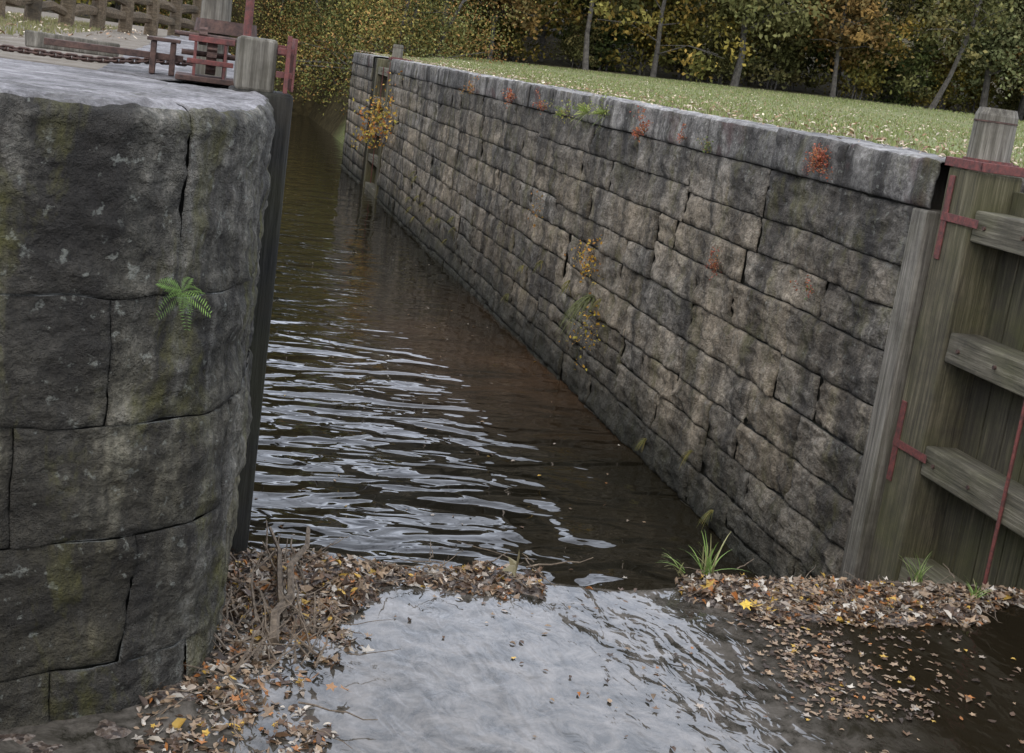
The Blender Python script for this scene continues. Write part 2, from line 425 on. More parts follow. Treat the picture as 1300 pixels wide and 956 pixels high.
setin(nt,b,'Base Color',c); setin(nt,b,'Roughness',1); setin(nt,b,'Specular IOR Level',.1); setin(nt,b,'Normal',bump(nt,fn,.6,.05))
mk('ground',V,F,m,C)

# ---------------------------------------------------------------- water
def plane(name,x0,x1,y0,y1,z,mat):
    return mk(name,[(x0,y0,z),(x1,y0,z),(x1,y1,z),(x0,y1,z)],[(0,1,2,3)],mat)
plane('canal_water',-8,12,6.35,90,ZW,M_water)
V=[];F=[]
gx=np.linspace(-3.3,5.3,87); gy=list(np.linspace(-10,5.6,14))+list(np.linspace(5.65,6.6,39))
for x in gx:
    lip=6.14-.05*math.exp(-((x-2.37)/.22)**2)+.02*math.sin(x*9)
    for y in gy:
        t=max(0,y-lip); z=ZF-(.02*max(0,1-abs(x-2.37)/.6) if y>5.2 else 0)
        if t>0: z-=min(1.4,3.0*t*t+ .25*t if t<.25 else .25+(t-.25)*7)
        if t>0: z+=.01*noise.noise(Vector((x*14,t*4,0)))
        V.append((x,y,z))
n_=len(gy)
for i in range(len(gx)-1):
    for j in range(n_-1):
        a=i*n_+j;F.append((a,a+n_,a+n_+1,a+1))
mk('overflow_water',V,F,M_wfore,smooth=True)

# ---------------------------------------------------------------- debris bank
def sstep(a,b,x):
    t=min(1,max(0,(x-a)/(b-a))); return t*t*(3-2*t)
def dmask(x,y):
    n=noise.fractal(Vector((x*2.3,y*2.3,3)),1,2,4)*.16
    gap=1-sstep(2.0,2.14,x+n*.5)*(1-sstep(2.62,2.8,x+n*.5))
    back=1-sstep(6.2,6.34,y+n*.3)
    front_l=5.97+.08*math.sin(x*3)
    if x<1.15: front_l=5.97-(1.15-x)*1.6
    a=sstep(front_l-.12,front_l+.14,y+n)*(1-sstep(2.0,2.2,x+n))
    lp=sstep(-.1,.16,(.98-(.1 if y<5.2 else 0)+.1*math.sin(y*5)-x)+n)*sstep(4.0,4.4,y)*.9*sstep(-.02,.2,x) if y<6 else 0
    fr=5.93-.3*sstep(2.7,3.3,x)+.3*sstep(4.2,4.75,x)
    r=sstep(fr-.08,fr+.14,y+n)*sstep(2.58,2.85,x+n)
    return max(a,lp,r)*back*gap
def dtop(x,y):
    n=noise.fractal(Vector((x*5,y*5,0)),1,2,5)
    k=sstep(5.4,5.95,y) if x<1.2 else 1
    return (.018*k-.014*(1-k))+.04*n+(.05 if x<1.0 else 0)*sstep(5.3,6.05,y)
V=[];F=[]
gx=np.arange(-.5,5.3,.035); gy=np.arange(3.6,6.75,.035)
for x in gx:
    for y in gy:
        mk_=dmask(x,y)
        base=-.22 if y<6.2 else -.22-min(1.4,(y-6.2)*6)
        top=dtop(x,y)
        V.append((x,y,ZF+base+(top-base)*mk_ if y<6.2 or mk_>0 else ZF+base))
n_=len(gy)
for i in range(len(gx)-1):
    for j in range(n_-1):
        a=i*n_+j;F.append((a,a+n_,a+n_+1,a+1))
m,nt,b=newmat('wet_leaf_mulch'); co=objco(nt)
vo=ND(nt,'ShaderNodeTexVoronoi',{'Vector':co,'Scale':55.0,'Randomness':1.0})
vc=ND(nt,'ShaderNodeSeparateColor',{'Color':vo.outputs['Color']}).outputs[0]
c=ramp(nt,vc,[(0,(.02,.014,.01)),(.4,(.06,.04,.028)),(.7,(.12,.09,.065)),(1,(.2,.165,.135))])
setin(nt,b,'Base Color',c); setin(nt,b,'Roughness',.45)
setin(nt,b,'Normal',bump(nt,mth(nt,'ADD',vc,noi(nt,co,30,4,.7)),1.0,.02))
mk('debris_bank',V,F,m,smooth=True)

def star_leaf():
    P=[(0,0,0)];n=10
    for k in range(n):
        a=2*math.pi*k/n+math.pi/2; r=(1.0 if k%2==0 else .55)*(1.0 if k not in (5,) else .5)
        P.append((r*math.cos(a),r*math.sin(a),.3*r*r*abs(math.cos(a))))
    return np.array(P),[(0,1+k,1+(k+1)%n) for k in range(n)]
def oval_leaf():
    P=np.array([(0,-1,0),(.42,-.3,.16),(.36,.4,.14),(0,1,-.1),(-.36,.4,.2),(-.42,-.3,.22),(0,0,0)],float)
    return P,[(6,i,(i+1)%6) for i in range(6)]
def rotm(n,tilt):
    yaw=rng.uniform(0,2*math.pi,n); tx=rng.normal(0,tilt,n); ty=rng.normal(0,tilt,n)
    def R(a,ax):
        c,s=np.cos(a),np.sin(a);o=np.ones(n);z=np.zeros(n)
        if ax==2: M=[[c,-s,z],[s,c,z],[z,z,o]]
        if ax==0: M=[[o,z,z],[z,c,-s],[z,s,c]]
        if ax==1: M=[[c,z,s],[z,o,z],[-s,z,c]]
        return np.array(M).transpose(2,0,1)
    return R(tx,0)@R(ty,1)@R(yaw,2)
def scatter(name,pos,size,cols,tilt=.35,tmpl='mix',mat=None,parent=None,star=.33):
    pos=np.asarray(pos,float);n=len(pos);size=np.asarray(size)
    isst=rng.random(n)<star
    groups=[(star_leaf(),isst),(oval_leaf(),~isst)] if tmpl=='mix' else [((star_leaf() if tmpl=='star' else oval_leaf()),np.ones(n,bool))]
    VV=[];FF=[];CC=[];b0=0
    for (P,Fc),mk_ in groups:
        pp=pos[mk_];k=len(pp)
        if k==0: continue
        R=rotm(k,tilt); cur=rng.uniform(-.8,2.4,k); wd=rng.uniform(.7,1.3,k)
        PP=np.repeat(P[None],k,0); PP[:,:,2]*=cur[:,None]; PP[:,:,0]*=wd[:,None]
        q=np.einsum('nij,nvj->nvi',R,PP)*size[mk_][:,None,None]+pp[:,None,:]
        VV.append(q.reshape(-1,3)); f=np.array(Fc)[None]+ (b0+np.arange(k)*len(P))[:,None,None]
        FF.append(f.reshape(-1,3)); CC.append(np.repeat(cols[mk_],len(P),0)*rng.uniform(.75,1.15,(k*len(P),1))); b0+=k*len(P)
    return mk(name,np.vstack(VV),np.vstack(FF),mat or M_litter,np.vstack(CC),parent=parent)
PAL=np.array([(.25,.17,.1),(.13,.075,.04),(.4,.35,.28),(.42,.26,.05),(.3,.12,.035),(.05,.032,.02),(.21,.145,.09),(.32,.26,.2),(.08,.05,.032)])
PW=np.array([.17,.15,.12,.04,.06,.13,.15,.1,.1]);PW/=PW.sum()
PWF=np.array([.2,.22,.02,.03,.05,.16,.2,.04,.16]);PWF/=PWF.sum()
def pal(n,P=PAL,w=PW): return P[rng.choice(len(P),n,p=w)]*rng.uniform(.7,1.2,(n,1))
pos=[];sz=[]
while len(pos)<8500:
    x=random.uniform(.0,5.0);y=random.uniform(3.9,6.35)
    m_=dmask(x,y)
    if random.random()<m_*m_*(.5+.8*noise.noise(Vector((x*4,y*4,11)))+.25)*(.6 if (y<5.6 and x<1.3) else 1):
        z=ZF+dtop(x,y)*m_+random.uniform(.0,.022)-(.22*(1-m_))
        if z>ZF-.03: pos.append((x,y,max(z,ZF+.004))); sz.append(random.uniform(.01,.026) if random.random()<.86 else random.uniform(.03,.045))
scatter('fallen_leaves',pos,sz,pal(len(pos)),.4)
pos=[];sz=[]
for i in range(420):
    x=random.uniform(.9,4.8);y=random.uniform(3.9,6.1); 
    if noise.noise(Vector((x*1.3,y*1.3,5)))+random.uniform(-.3,.3)>.1: pos.append((x,y,ZF+.005)); sz.append(random.uniform(.01,.026))
for i in range(900):
    y=random.uniform(4.7,6.0); x=2.95+(y-5.0)*.1+random.gauss(0,.08)+random.expovariate(3.2); pos.append((x,y,ZF+.006)); sz.append(random.uniform(.009,.028))
scatter('floating_leaves',pos,sz,pal(len(pos),w=PWF),.05,star=.5)
pos=[];sz=[]
for i in range(260):
    y=6.8+30*random.random()**1.6;x=random.uniform(.5,4.75);pos.append((x,y,ZW+.006));sz.append(random.uniform(.012,.03))
scatter('floating_leaves',pos,sz,pal(len(pos)),.05)
scatter('curled_leaf',[(1.83,6.1,ZF+.1)],[.085],np.array([[.2,.17,.09]]),.9,'star')
scatter('yellow_maple_leaf',[(2.98,5.75,ZF+.07),(3.0,5.77,ZF+.072)],[.045,.035],np.array([[.55,.36,.04]]*2),.3,'star')
scatter('orange_leaves',[(random.uniform(.45,.85),random.uniform(4.8,5.4),ZF+.04) for i in range(9)],[random.uniform(.025,.042) for i in range(9)],np.array([[.28,.15,.07]]*9),.5,'star')
V=[];F=[]
def stick(a,b,r,V,F,seg=5):
    a=Vector(a);b=Vector(b);p=[]
    for i in range(6):
        t=i/5;q=a.lerp(b,t)+Vector([random.uniform(-1,1)*.03*(b-a).length for _ in range(3)]);p.append(q)
    tube(p,[r*(1-.6*i/5) for i in range(6)],5,V,F)
for i in range(110):
    while True:
        x=random.uniform(.2,4.7);y=random.uniform(4.5,6.3)
        if dmask(x,y)>.6: break
    a=random.uniform(0,6.28);L=random.uniform(.08,.35);z=ZF+.05+random.uniform(0,.03)
    stick((x,y,z),(x+L*math.cos(a),y+L*math.sin(a),z+random.uniform(-.03,.07)),random.uniform(.002,.005),V,F)
for i in range(70):
    x=random.uniform(.3,.75);y=random.uniform(5.0,6.1);L=random.uniform(.15,.5);a=random.uniform(.6,2.4)
    z=ZF+.03
    stick((x,y,z),(x+L*math.cos(a)*.7,y+L*math.sin(a)*.8,z+random.uniform(.02,.17)),random.uniform(.003,.01),V,F)
stick((.52,5.3,ZF+.05),(.75,6.15,ZF+.24),.026,V,F); stick((.6,5.5,ZF+.05),(.58,6.2,ZF+.2),.02,V,F)
stick((1.9,6.12,ZF+.08),(2.25,6.14,ZF+.13),.006,V,F)
mk('driftwood_sticks',V,F,M_twig)

# ---------------------------------------------------------------- gates
def gate(name,y0,sgn,L=2.7,toe=True):
    e=empty(name)
    Y=lambda a:y0+sgn*a
    def yr(a,b): return tuple(sorted((Y(a),Y(b))))
    box('heel_post',(4.82,5.14),yr(0,.36),(-4.3,-.235),M_wz,e,.02)
    V,F=tube([(4.98,Y(.17),-.26),(4.98,Y(.17),-.19),(4.98,Y(.17),.12),(4.98,Y(.17),.165)],[.13,.135,.133,.115],28,jit=.015)
    o=mk('post_head',V,F,M_wg,parent=e,smooth=False)
    V,F=tube([(4.98,Y(.17),.075),(4.98,Y(.17),.085)],[.137,.137],28); mk('post_wire',V,F,M_rust,parent=e)
    for (xa,xb,ya,yb,n) in [(4.80,4.815,-.03,.42,'a'),(4.80,5.35,.385,.40,'b'),(4.80,5.35,-.03,-.015,'c')]:
        box('collar_strap_'+n,(xa,xb),yr(ya,yb),(-.235,-.175),M_red,e,.004,0)
    V,F=tube([(4.98,Y(.17),-.235),(4.98,Y(.17),-.16)],[.155,.155],28); mk('collar_ring',V,F,M_red,parent=e)
    zt=[-.474,-1.267,-2.035,-2.815,-3.6]
    for i,z in enumerate(zt):
        box('rail_%d'%i,(4.84,5.07),yr(.362,L-.25),(z-.2,z),M_wy,e,.014)
    if toe: box('toe_post',(4.82,5.12),yr(L-.248,L),(-4.2,-.25),M_wz,e,.02)
    a=.37
    k=0
    while a<L-.26:
        w=random.uniform(.17,.24); bb=min(a+w,L-.255)
        if bb-a>.03: box('plank_%d'%k,(5.073+random.uniform(0,.01),5.12),yr(a,bb-.01),(-4.2,-.33),M_wp,e,.005,.002)
        a=bb if bb<L-.256 else L; k+=1
    box('strap_v1',(4.808,4.817),yr(.05,.11),(-.84,-.29),M_red,e,.002,0)
    box('strap_h1',(4.803,4.8075),yr(.05,.47),(-.585,-.53),M_red,e,.002,0)
    box('strap_v2',(4.808,4.817),yr(.03,.09),(-2.38,-1.82),M_red,e,.002,0)
    box('strap_h2',(4.803,4.8075),yr(.03,.45),(-2.135,-2.08),M_red,e,.002,0)
    cyl('rod',(4.825,Y(1.27),-3.5),(4.825,Y(1.27),-.45),.012,.012,M_red,e,10)
    for i,z in enumerate(zt[:4]):
        for ya in (.5,.9,1.7): cyl('bolt_%d_%d'%(i,int(ya*10)),(4.826,Y(ya),z-.1),(4.845,Y(ya),z-.1),.014,.014,M_rust,e,8)
    return e
gate('lock_gate',7.64,-1)
box('quoin_board',(W-.035,W+.2),(7.69,7.89),(-4.3,zc-.004),M_wg,wallR,.015)
gate('lock_gate',33.3,1)
lg=empty('lock_gate')
box('heel_post',(.18,.48),(6.42,6.72),(-4.3,ZTL+.012),M_wd,lg,.015)
box('post_head',(.2,.385),(6.43,6.63),(ZTL+.014,-.03),M_wg,lg,.015,.006)
box('gate_leaf',(.1,.36),(6.73,9.1),(-4.3,-.4),M_wd,lg,.01)
for n,xr,yr_,zr in [('bracket_plate',(.462,.474),(6.40,6.62),(-.26,-.01)),('bracket_top',(.386,.461),(6.40,6.415),(-.09,-.06)),('bracket_mid',(.386,.461),(6.40,6.415),(-.2,-.17)),
                    ('bracket_post',(.425,.445),(6.38,6.398),(-.27,.0)),('bracket_back',(.39,.46),(6.6,6.62),(-.1,-.05))]:
    box(n,xr,yr_,zr,M_red,lg,.002,0)
wg=empty('gate_winding_gear')
def gear(name,c,r,w,teeth,mat,parent):
    V=[];F=[];n=teeth*4
    for sx_ in (-w/2,w/2):
        for k in range(n):
            a=2*math.pi*k/n; rr=r if (k%4)<2 else r*.84
            V.append((c[0]+sx_,c[1]+rr*math.cos(a),c[2]+rr*math.sin(a)))
    for k in range(n): F.append((k,(k+1)%n,n+(k+1)%n,n+k))
    F.append(tuple(range(n)));F.append(tuple(range(2*n-1,n-1,-1)))
    return mk(name,V,F,mat,parent=parent)
yb=7.0
box('cheek_plate_1',(.0,.015),(yb-.1,yb+.12),(ZTL,-.06),M_red,wg,.003,0)
box('cheek_plate_2',(.15,.165),(yb-.1,yb+.12),(ZTL,-.06),M_red,wg,.003,0)
box('base_plate',(-.08,.22),(yb-.16,yb+.18),(ZTL+.004,ZTL+.03),M_rust,wg,.003,0)
box('tie_bar_top',(-.03,.2),(yb-.105,yb-.08),(-.09,-.06),M_red,wg,.003,0)
box('tie_bar_low',(-.03,.2),(yb-.105,yb-.08),(-.2,-.175),M_red,wg,.003,0)
gear('spur_gear',(.09,yb,-.15),.1,.05,16,M_rust,wg)
gear('pinion',(.04,yb-.06,-.06),.045,.04,9,M_rust,wg)
cyl('axle',(-.06,yb,-.15),(.24,yb,-.15),.014,.014,M_rust,wg,10)
cyl('crank_shaft',(-.1,yb-.06,-.06),(.26,yb-.06,-.06),.012,.012,M_rust,wg,10)
cyl('vertical_rod',(.26,7.05,ZTL),(.26,7.05,.9),.022,.022,M_red,wg,12)
cyl('capstan_post',(.1,7.5,ZTL),(.1,7.5,.9),.085,.075,M_wg,wg,20,.02)
cyl('capstan_collar',(.16,7.4,-.04),(.16,7.4,.03),.17,.16,M_rust,wg,24)
box('rack_bar',(-.75,-.05),(7.25,7.29),(-.215,-.18),M_rust,wg,.004,0)
for x in (-.22,-.12):
    box('guide_lug_%d'%(x*-100),(x,x+.03),(7.22,7.32),(ZTL,-.12),M_rust,wg,.004,0)
box('guide_cap',(-.24,-.07),(7.21,7.33),(-.119,-.1),M_rust,wg,.004,0)
V=[];F=[]
def linkm(c,d,roll,L=.05,wd=.026,r=.0065):
    d=Vector(d).normalized();a=d.cross(Vector((0,0,1))).normalized();b=d.cross(a)
    s=a*math.cos(roll)+b*math.sin(roll)
    p=[]
    for k in range(14):
        an=2*math.pi*k/14; cx,cy=math.cos(an),math.sin(an)
        p.append(Vector(c)+d*(cx*wd*.5+(L/2-wd/2+.008)*(1 if cx>0 else -1))+s*(cy*wd*.5+0))
    b0=len(V); n=14;seg=6
    for i in range(n):
        t=(p[(i+1)%n]-p[i-1]).normalized(); nn=d.cross(s).normalized(); q=t.cross(nn)
        for k in range(seg):
            an=2*math.pi*k/seg; V.append(tuple(p[i]+(nn*math.cos(an)+q*math.sin(an))*r))
    for i in range(n):
        for k in range(seg):
            F.append((b0+i*seg+k,b0+i*seg+(k+1)%seg,b0+((i+1)%n)*seg+(k+1)%seg,b0+((i+1)%n)*seg+k))
cpn=[]
for i in range(60):
    t=i/59; x=-2.4+t*2.4; y=7.9-t*.55+.05*math.sin(t*9); z=ZTL+.022+.05*sstep(.75,1,t)
    cpn.append(Vector((x,y,z)))
for i in range(59): linkm((cpn[i]+cpn[i+1])/2,cpn[i+1]-cpn[i],(math.pi/2 if i%2 else 0)+.4)
mk('iron_chain',V,F,M_rust,smooth=True)
box('timber_beam',(-1.0,-.45),(8.6,8.8),(ZTL+.005,ZTL+.1),M_wg,None,.01,.01)

fe=empty('wooden_rail_fence')
a=Vector((-4.6,15.0,0));b_=Vector((.0,26,0))
for i in range(13):
    p=a.lerp(b_,i/12); V,F=tube([(p.x,p.y,-.5),(p.x+.02,p.y,.1),(p.x,p.y+.02,.75)],[.12,.11,.1],9,jit=.15); mk('post_%d'%i,V,F,M_wf,parent=fe)
    if i<12:
        q=a.lerp(b_,(i+1)/12)
        for k,z in enumerate((-.06,.22,.5)):
            V,F=tube([(p.x,p.y,z+random.uniform(-.07,.07)),tuple(((p+q)/2)+Vector((0,0,z+.02))),(q.x,q.y,z+random.uniform(-.07,.07))],[.075,.085,.065],8,jit=.18); mk('rail_%d_%d'%(i,k),V,F,M_wf,parent=fe)

# ---------------------------------------------------------------- vegetation
def kites(pos,size,cols,up=.0):
    n=len(pos); u=rng.normal(size=(n,3)); u[:,2]+=up; u/=np.linalg.norm(u,axis=1)[:,None]
    w=rng.normal(size=(n,3)); v=np.cross(u,w); v/=np.linalg.norm(v,axis=1)[:,None]
    s=size[:,None]
    q=np.stack([pos+u*s,pos+v*s*.5,pos-u*s*.7,pos-v*s*.5],1).reshape(-1,3)
    f=np.arange(n*4).reshape(n,4)
    return q,f,np.repeat(cols,4,0)
def tree_mesh(name,H,R,ncl,nleaf,palette,ls,base,trunk_r,flat=1.0,lean=0,spread=.75,trunks=1,shr=(.5,1.3)):
    V=[];F=[];ends=[]
    for tno in range(trunks):
        pts_=[];x=random.uniform(-.3,.3)*(trunks>1);y=random.uniform(-.3,.3)*(trunks>1);ln=random.uniform(-1,1)*lean
        for i in range(8):
            t=i/7; pts_.append(Vector((x+ln*t*H*.3,y,t*H*.9-.3))); x+=random.uniform(-.12,.12)*H/10;y+=random.uniform(-.12,.12)*H/10
        rr=[trunk_r*(1-.85*i/7)+.01 for i in range(8)]; rr[0]*=1.3
        tube(pts_,rr,9,V,F,jit=.06)
        nl=int(10+H)
        for k in range(nl):
            t=random.uniform(max(.12,base/H),.95); i=min(6,int(t*7)); o=pts_[i].lerp(pts_[i+1],t*7-i)
            an=random.uniform(0,6.28); L=R*random.uniform(.5,1.0)*math.sin(math.pi*min(1,.25+.75*(1-abs(2*t-1)*.7)))
            e=o+Vector((math.cos(an)*L,math.sin(an)*L,L*random.uniform(-.05,.6)))
            mid=o.lerp(e,.5)+Vector((0,0,.1*L)); r0=trunk_r*(1-.8*t)*.45
            tube([o,mid,e],[r0,r0*.6,r0*.2+.005],5,V,F)
            ends+= [e,mid,o.lerp(e,.75)]
            for q in range(2):
                e2=mid+Vector((random.uniform(-1,1),random.uniform(-1,1),random.uniform(-.3,.7)))*L*.5
                tube([mid,e2],[r0*.4,.008],4,V,F); ends.append(e2)
    ends=np.array([tuple(e) for e in ends]); idx=rng.integers(0,len(ends),ncl)
    cc=ends[idx]+rng.normal(0,.1*R,(ncl,3)); cr=rng.uniform(.5,1.2,ncl)*R*.2*spread
    sh=rng.uniform(shr[0],shr[1],ncl); pc=np.array(palette)[rng.integers(0,len(palette),ncl)]
    k=rng.integers(0,ncl,nleaf); d=rng.normal(size=(nleaf,3)); d[:,2]*=flat*.7
    P=cc[k]+d*cr[k][:,None]*.75
    P[:,2]=np.maximum(P[:,2],.1)
    cols=pc[k]*sh[k][:,None]*rng.uniform(.6,1.4,(nleaf,1))
    q,f,c=kites(P,rng.uniform(.6,1.3,nleaf)*ls,cols)
    nb=len(V); nf=len(F)
    allv=np.vstack([np.array(V),q]); faces=F+(f+nb).tolist()
    C=np.vstack([np.full((nb,3),.1),c])
    return mk(name,allv.tolist(),faces,[M_bark,M_tree],C,[0]*nf+[1]*len(f))
GRN=[(.06,.073,.025),(.08,.09,.03),(.045,.057,.02),(.1,.098,.035)]
YEL=[(.2,.155,.036),(.15,.13,.036),(.23,.155,.04),(.11,.105,.03)]
OLV=[(.11,.105,.04),(.075,.075,.027),(.14,.12,.045)]
BRN=[(.17,.105,.038),(.21,.13,.042),(.12,.09,.036)]
protos=[tree_mesh('maple_tree',13,4.5,170,10000,GRN,.15,1.2,.13),
        tree_mesh('maple_tree',12,4.2,150,9000,YEL,.145,1.2,.11),
        tree_mesh('oak_tree',14,5,170,10000,OLV,.155,1.2,.16),
        tree_mesh('maple_tree',11,3.5,110,5500,BRN,.135,2,.1),
        tree_mesh('locust_tree',14,3.5,70,3500,OLV,.14,4,.11,lean=1),
        tree_mesh('willow_tree',8,4.5,170,12000,[(.16,.17,.075),(.13,.14,.06),(.19,.18,.08)],.12,.3,.16)]
bushes=[tree_mesh('shrub',3.2,2.2,70,4500,OLV,.1,.1,.03,trunks=3),
        tree_mesh('shrub',2.6,2.2,70,4500,GRN,.1,.1,.03,trunks=3),
        tree_mesh('shrub',3.4,2.3,60,4000,YEL,.1,.1,.03,trunks=3)]
used=set()
def place(src,x,y,s=1,zo=0,sz=1):
    if src.name in used:
        o=src.copy(); scene.collection.objects.link(o)
    else: o=src; used.add(src.name)
    o.location=(x,y,max(tz(x,y),-3.9)+zo); o.rotation_euler=(0,0,random.uniform(0,6.28)); o.scale=(s,s,s*sz); return o
def linep(t):
    return (9+t*50, 55-10*t*t+random.uniform(-1.5,1.5))
row=[2,3,4,1,2,3,4,5,3,5,1,5,1,3,2]
for i,k in enumerate(row):
    x,y=linep(i/(len(row)-1)); place(protos[k],x+random.uniform(-1,1),y,random.uniform(.9,1.1))
row2=[4,4,1,3,4,2,0,4,1,2,3,0,1,2,3,2]
for i,k in enumerate(row2):
    x,y=linep(i/(len(row2)-1)); place(protos[k],x+random.uniform(-1.5,1.5),y+5,random.uniform(.85,1.05))
for i in range(30):
    x,y=linep(i/29); place(bushes[random.choice([0,1,2,2,0])],x+random.uniform(-1,1),y+random.uniform(2.5,4.5),random.uniform(.7,1.3))
for (k,x,y,s) in [(0,-1,77,1.4),(1,3.5,78,1.4),(2,8,77,1.4),(2,1.2,74,1.3),(0,5.5,74,1.3),(0,-7,72,1),(1,-12,66,1),(2,-18,60,1),(3,-10,56,1),(1,-24,55,1),(0,-30,50,1),(2,13,72,1.3),(2,11,64,1.15),(4,-5,50,.9),(0,-36,45,1),(3,-16,47,.9)]:
    place(protos[k],x,y,s)
for (k,x,y,s) in [(0,-3.5,62,1.3),(2,-4,52,1.2),(2,-4.5,46,1.1),(0,1.5,72,1.6),(2,5,72,1.6),(2,-1.5,73,1.3),(2,9,72,1.3),(2,8.3,62,1.3),(0,8.6,68,1.4),(0,-8,50,1.2),(1,-12,50,1.2),(2,-16,52,1.3),(0,-20,50,1.3)]:
    place(bushes[k],x,y,s)
ov=tree_mesh('overhanging_tree',7.5,4.8,230,24000,[(.16,.15,.045),(.12,.12,.04),(.22,.17,.05),(.13,.13,.05),(.22,.125,.045),(.08,.09,.03)],.06,.2,.1,trunks=3,lean=1.2,spread=1.0,shr=(.35,1.45))
ov.location=(7.0,46.5,-2.6)
for (x,y,z,r_,s) in [(7.6,54,-2.4,2,1.15),(3.8,69.5,-3.2,1,1.1),(-.2,69,-3.2,4,1.15),(7.4,63,-3,3,1.1)]:
    o2=ov.copy(); o2.location=(x,y,z); o2.rotation_euler=(0,0,r_); o2.scale=(s,s,s); scene.collection.objects.link(o2)
n=45000
t=rng.uniform(-.75,1.45,n); x=9+t*50+rng.normal(0,2,n); y=63-10*np.clip(t,0,1)**2+rng.uniform(0,9,n)-np.where(t<0,t*-3,0)
y=np.where(x<9,np.maximum(y,84+rng.uniform(0,6,n))*(x>-14)+y*(x<=-14),y)
z=rng.uniform(0,1,n)**1.0*11+1
cn=np.array([noise.noise(Vector((a*.35,b*.35,c_*.5))) for a,b,c_ in zip(x,y,z)])
keep=cn>-.25
P=np.stack([x,y,z],1)[keep]; cn=cn[keep]
cols=np.array(GRN+OLV+YEL[:2])[((cn*9+5).astype(int))%9]*(.6+.5*rng.random((len(P),1)))
q,f,c=kites(P,rng.uniform(.18,.4,len(P)),cols)
mk('distant_tree_mass',q,f,M_tree,c)

def blades(name,pos,h,w,cols,lean=.4,parent=None,seg=1):
    n=len(pos);a=rng.uniform(0,6.28,n);dx=np.stack([np.cos(a),np.sin(a),np.zeros(n)],1)*w[:,None]
    b=rng.uniform(0,6.28,n);tip=pos+np.stack([np.cos(b)*h*lean*rng.random(n),np.sin(b)*h*lean*rng.random(n),h],1)
    q=np.stack([pos-dx,pos+dx,tip],1).reshape(-1,3); return mk(name,q,np.arange(n*3).reshape(n,3),M_tree,np.repeat(cols,3,0),parent=parent)
n=60000
x=5.45+32*rng.random(n)**2.2; y=6.5+46*rng.random(n)
z=np.array([tz(a,b) for a,b in zip(x,y)])
h=rng.uniform(.025,.055,n)*(1+(x-5.4)*.03); w=rng.uniform(.005,.01,n)*(1+(y-6)*.04)
GC=np.array([(.15,.17,.06),(.175,.195,.075),(.115,.13,.045),(.225,.205,.11)])[rng.integers(0,4,n)]*rng.uniform(.7,1.3,(n,1))
blades('lawn_grass',np.stack([x,y,z],1),h,w,GC)
n=4800
x=5.3+20*rng.random(n)**2;y=6.5+40*rng.random(n)**1.2
z=np.array([max(tz(a,b),ZTR) for a,b in zip(x,y)])+.035
P2=np.array([(.42,.34,.24),(.34,.25,.16),(.25,.15,.08),(.5,.42,.3)])
scatter('fallen_leaves',np.stack([x,y,z],1),rng.uniform(.015,.036,n),pal(n,P2,np.ones(4)/4),.5,'oval')
n=350
x=W+.05+.55*rng.random(n);y=7.8+24*rng.random(n);z=np.full(n,ZTR+.012)
scatter('fallen_leaves',np.stack([x,y,z],1),rng.uniform(.015,.03,n),pal(n,P2,np.ones(4)/4),.2)
n=900
x=-8+7.3*rng.random(n);y=9+18*rng.random(n);z=np.full(n,ZTL+.0)
scatter('fallen_leaves',np.stack([x,y,z],1),rng.uniform(.02,.045,n),pal(n,P2,np.ones(4)/4),.3)
n=16000
x=-9+7.6*rng.random(n);y=12+16*rng.random(n);z=np.full(n,ZTL-.03)
blades('verge_grass',np.stack([x,y,z],1),rng.uniform(.03,.08,n),rng.uniform(.006,.012,n),np.array([(.14,.14,.06),(.18,.16,.08)])[rng.integers(0,2,n)])

def tuft(name,loc,n,L,col,out=(0,0,1),spread=.5,w=.006,droop=.6):
    V=[];F=[];C=[];out=Vector(out).normalized()
    for i in range(n):
        d=(out+Vector((random.gauss(0,spread),random.gauss(0,spread),random.gauss(0,spread)*.6))).normalized(); l=L*random.uniform(.5,1.1)
        s=d.cross(Vector((0,0,1)));s=s.normalized() if s.length>.05 else Vector((1,0,0)); s.rotate(Matrix.Rotation(random.uniform(-.8,.8),3,'Z'))
        p=Vector(loc)+Vector([random.uniform(-1,1)*L*.08 for _ in range(3)]); b0=len(V); c=np.array(col[random.randrange(len(col))])*random.uniform(.7,1.3)
        for k in range(6):
            t=k/5; q=p+d*l*t+Vector((0,0,-droop*l*t*t)); ww=w*(1-t)**.7+.0005
            V+= [tuple(q-s*ww),tuple(q+s*ww)]; C+=[tuple(c)]*2
            if k<5: F.append((b0+2*k,b0+2*k+1,b0+2*k+3,b0+2*k+2))
    return mk(name,V,F,M_leaf,C)
def fern(name,loc,n,L,col,out,jit=.6,up0=.05):
    V=[];F=[];C=[];out=Vector(out).normalized()
    for i in range(n):
        d=(out*.6+Vector((random.gauss(0,jit),random.gauss(0,jit),random.gauss(up0,jit)))).normalized(); l=L*random.uniform(.4,1.1)
        s=d.cross(out+Vector((.1,.2,.3))).normalized(); c=np.array(col[random.randrange(len(col))])*random.uniform(.65,1.25)
        for k in range(1,15):
            t=k/14; q=Vector(loc)+d*l*t+Vector((0,0,-.35*l*t*t)); ll=l*.22*math.sin(math.pi*min(1,.15+.85*(1-t)))+.003; wd=l*.024
            for sg in (-1,1):
                up=Vector((0,0,random.uniform(-.2,.2)*ll))
                b0=len(V); V+= [tuple(q-d*wd*.6),tuple(q+s*sg*ll*.5+d*wd),tuple(q+s*sg*ll+d*wd*1.2+up),tuple(q+s*sg*ll*.5-d*wd*.6)]
                C+=[tuple(c*random.uniform(.8,1.15))]*4; F.append((b0,b0+3,b0+2,b0+1))
    return mk(name,V,F,M_leaf,C)
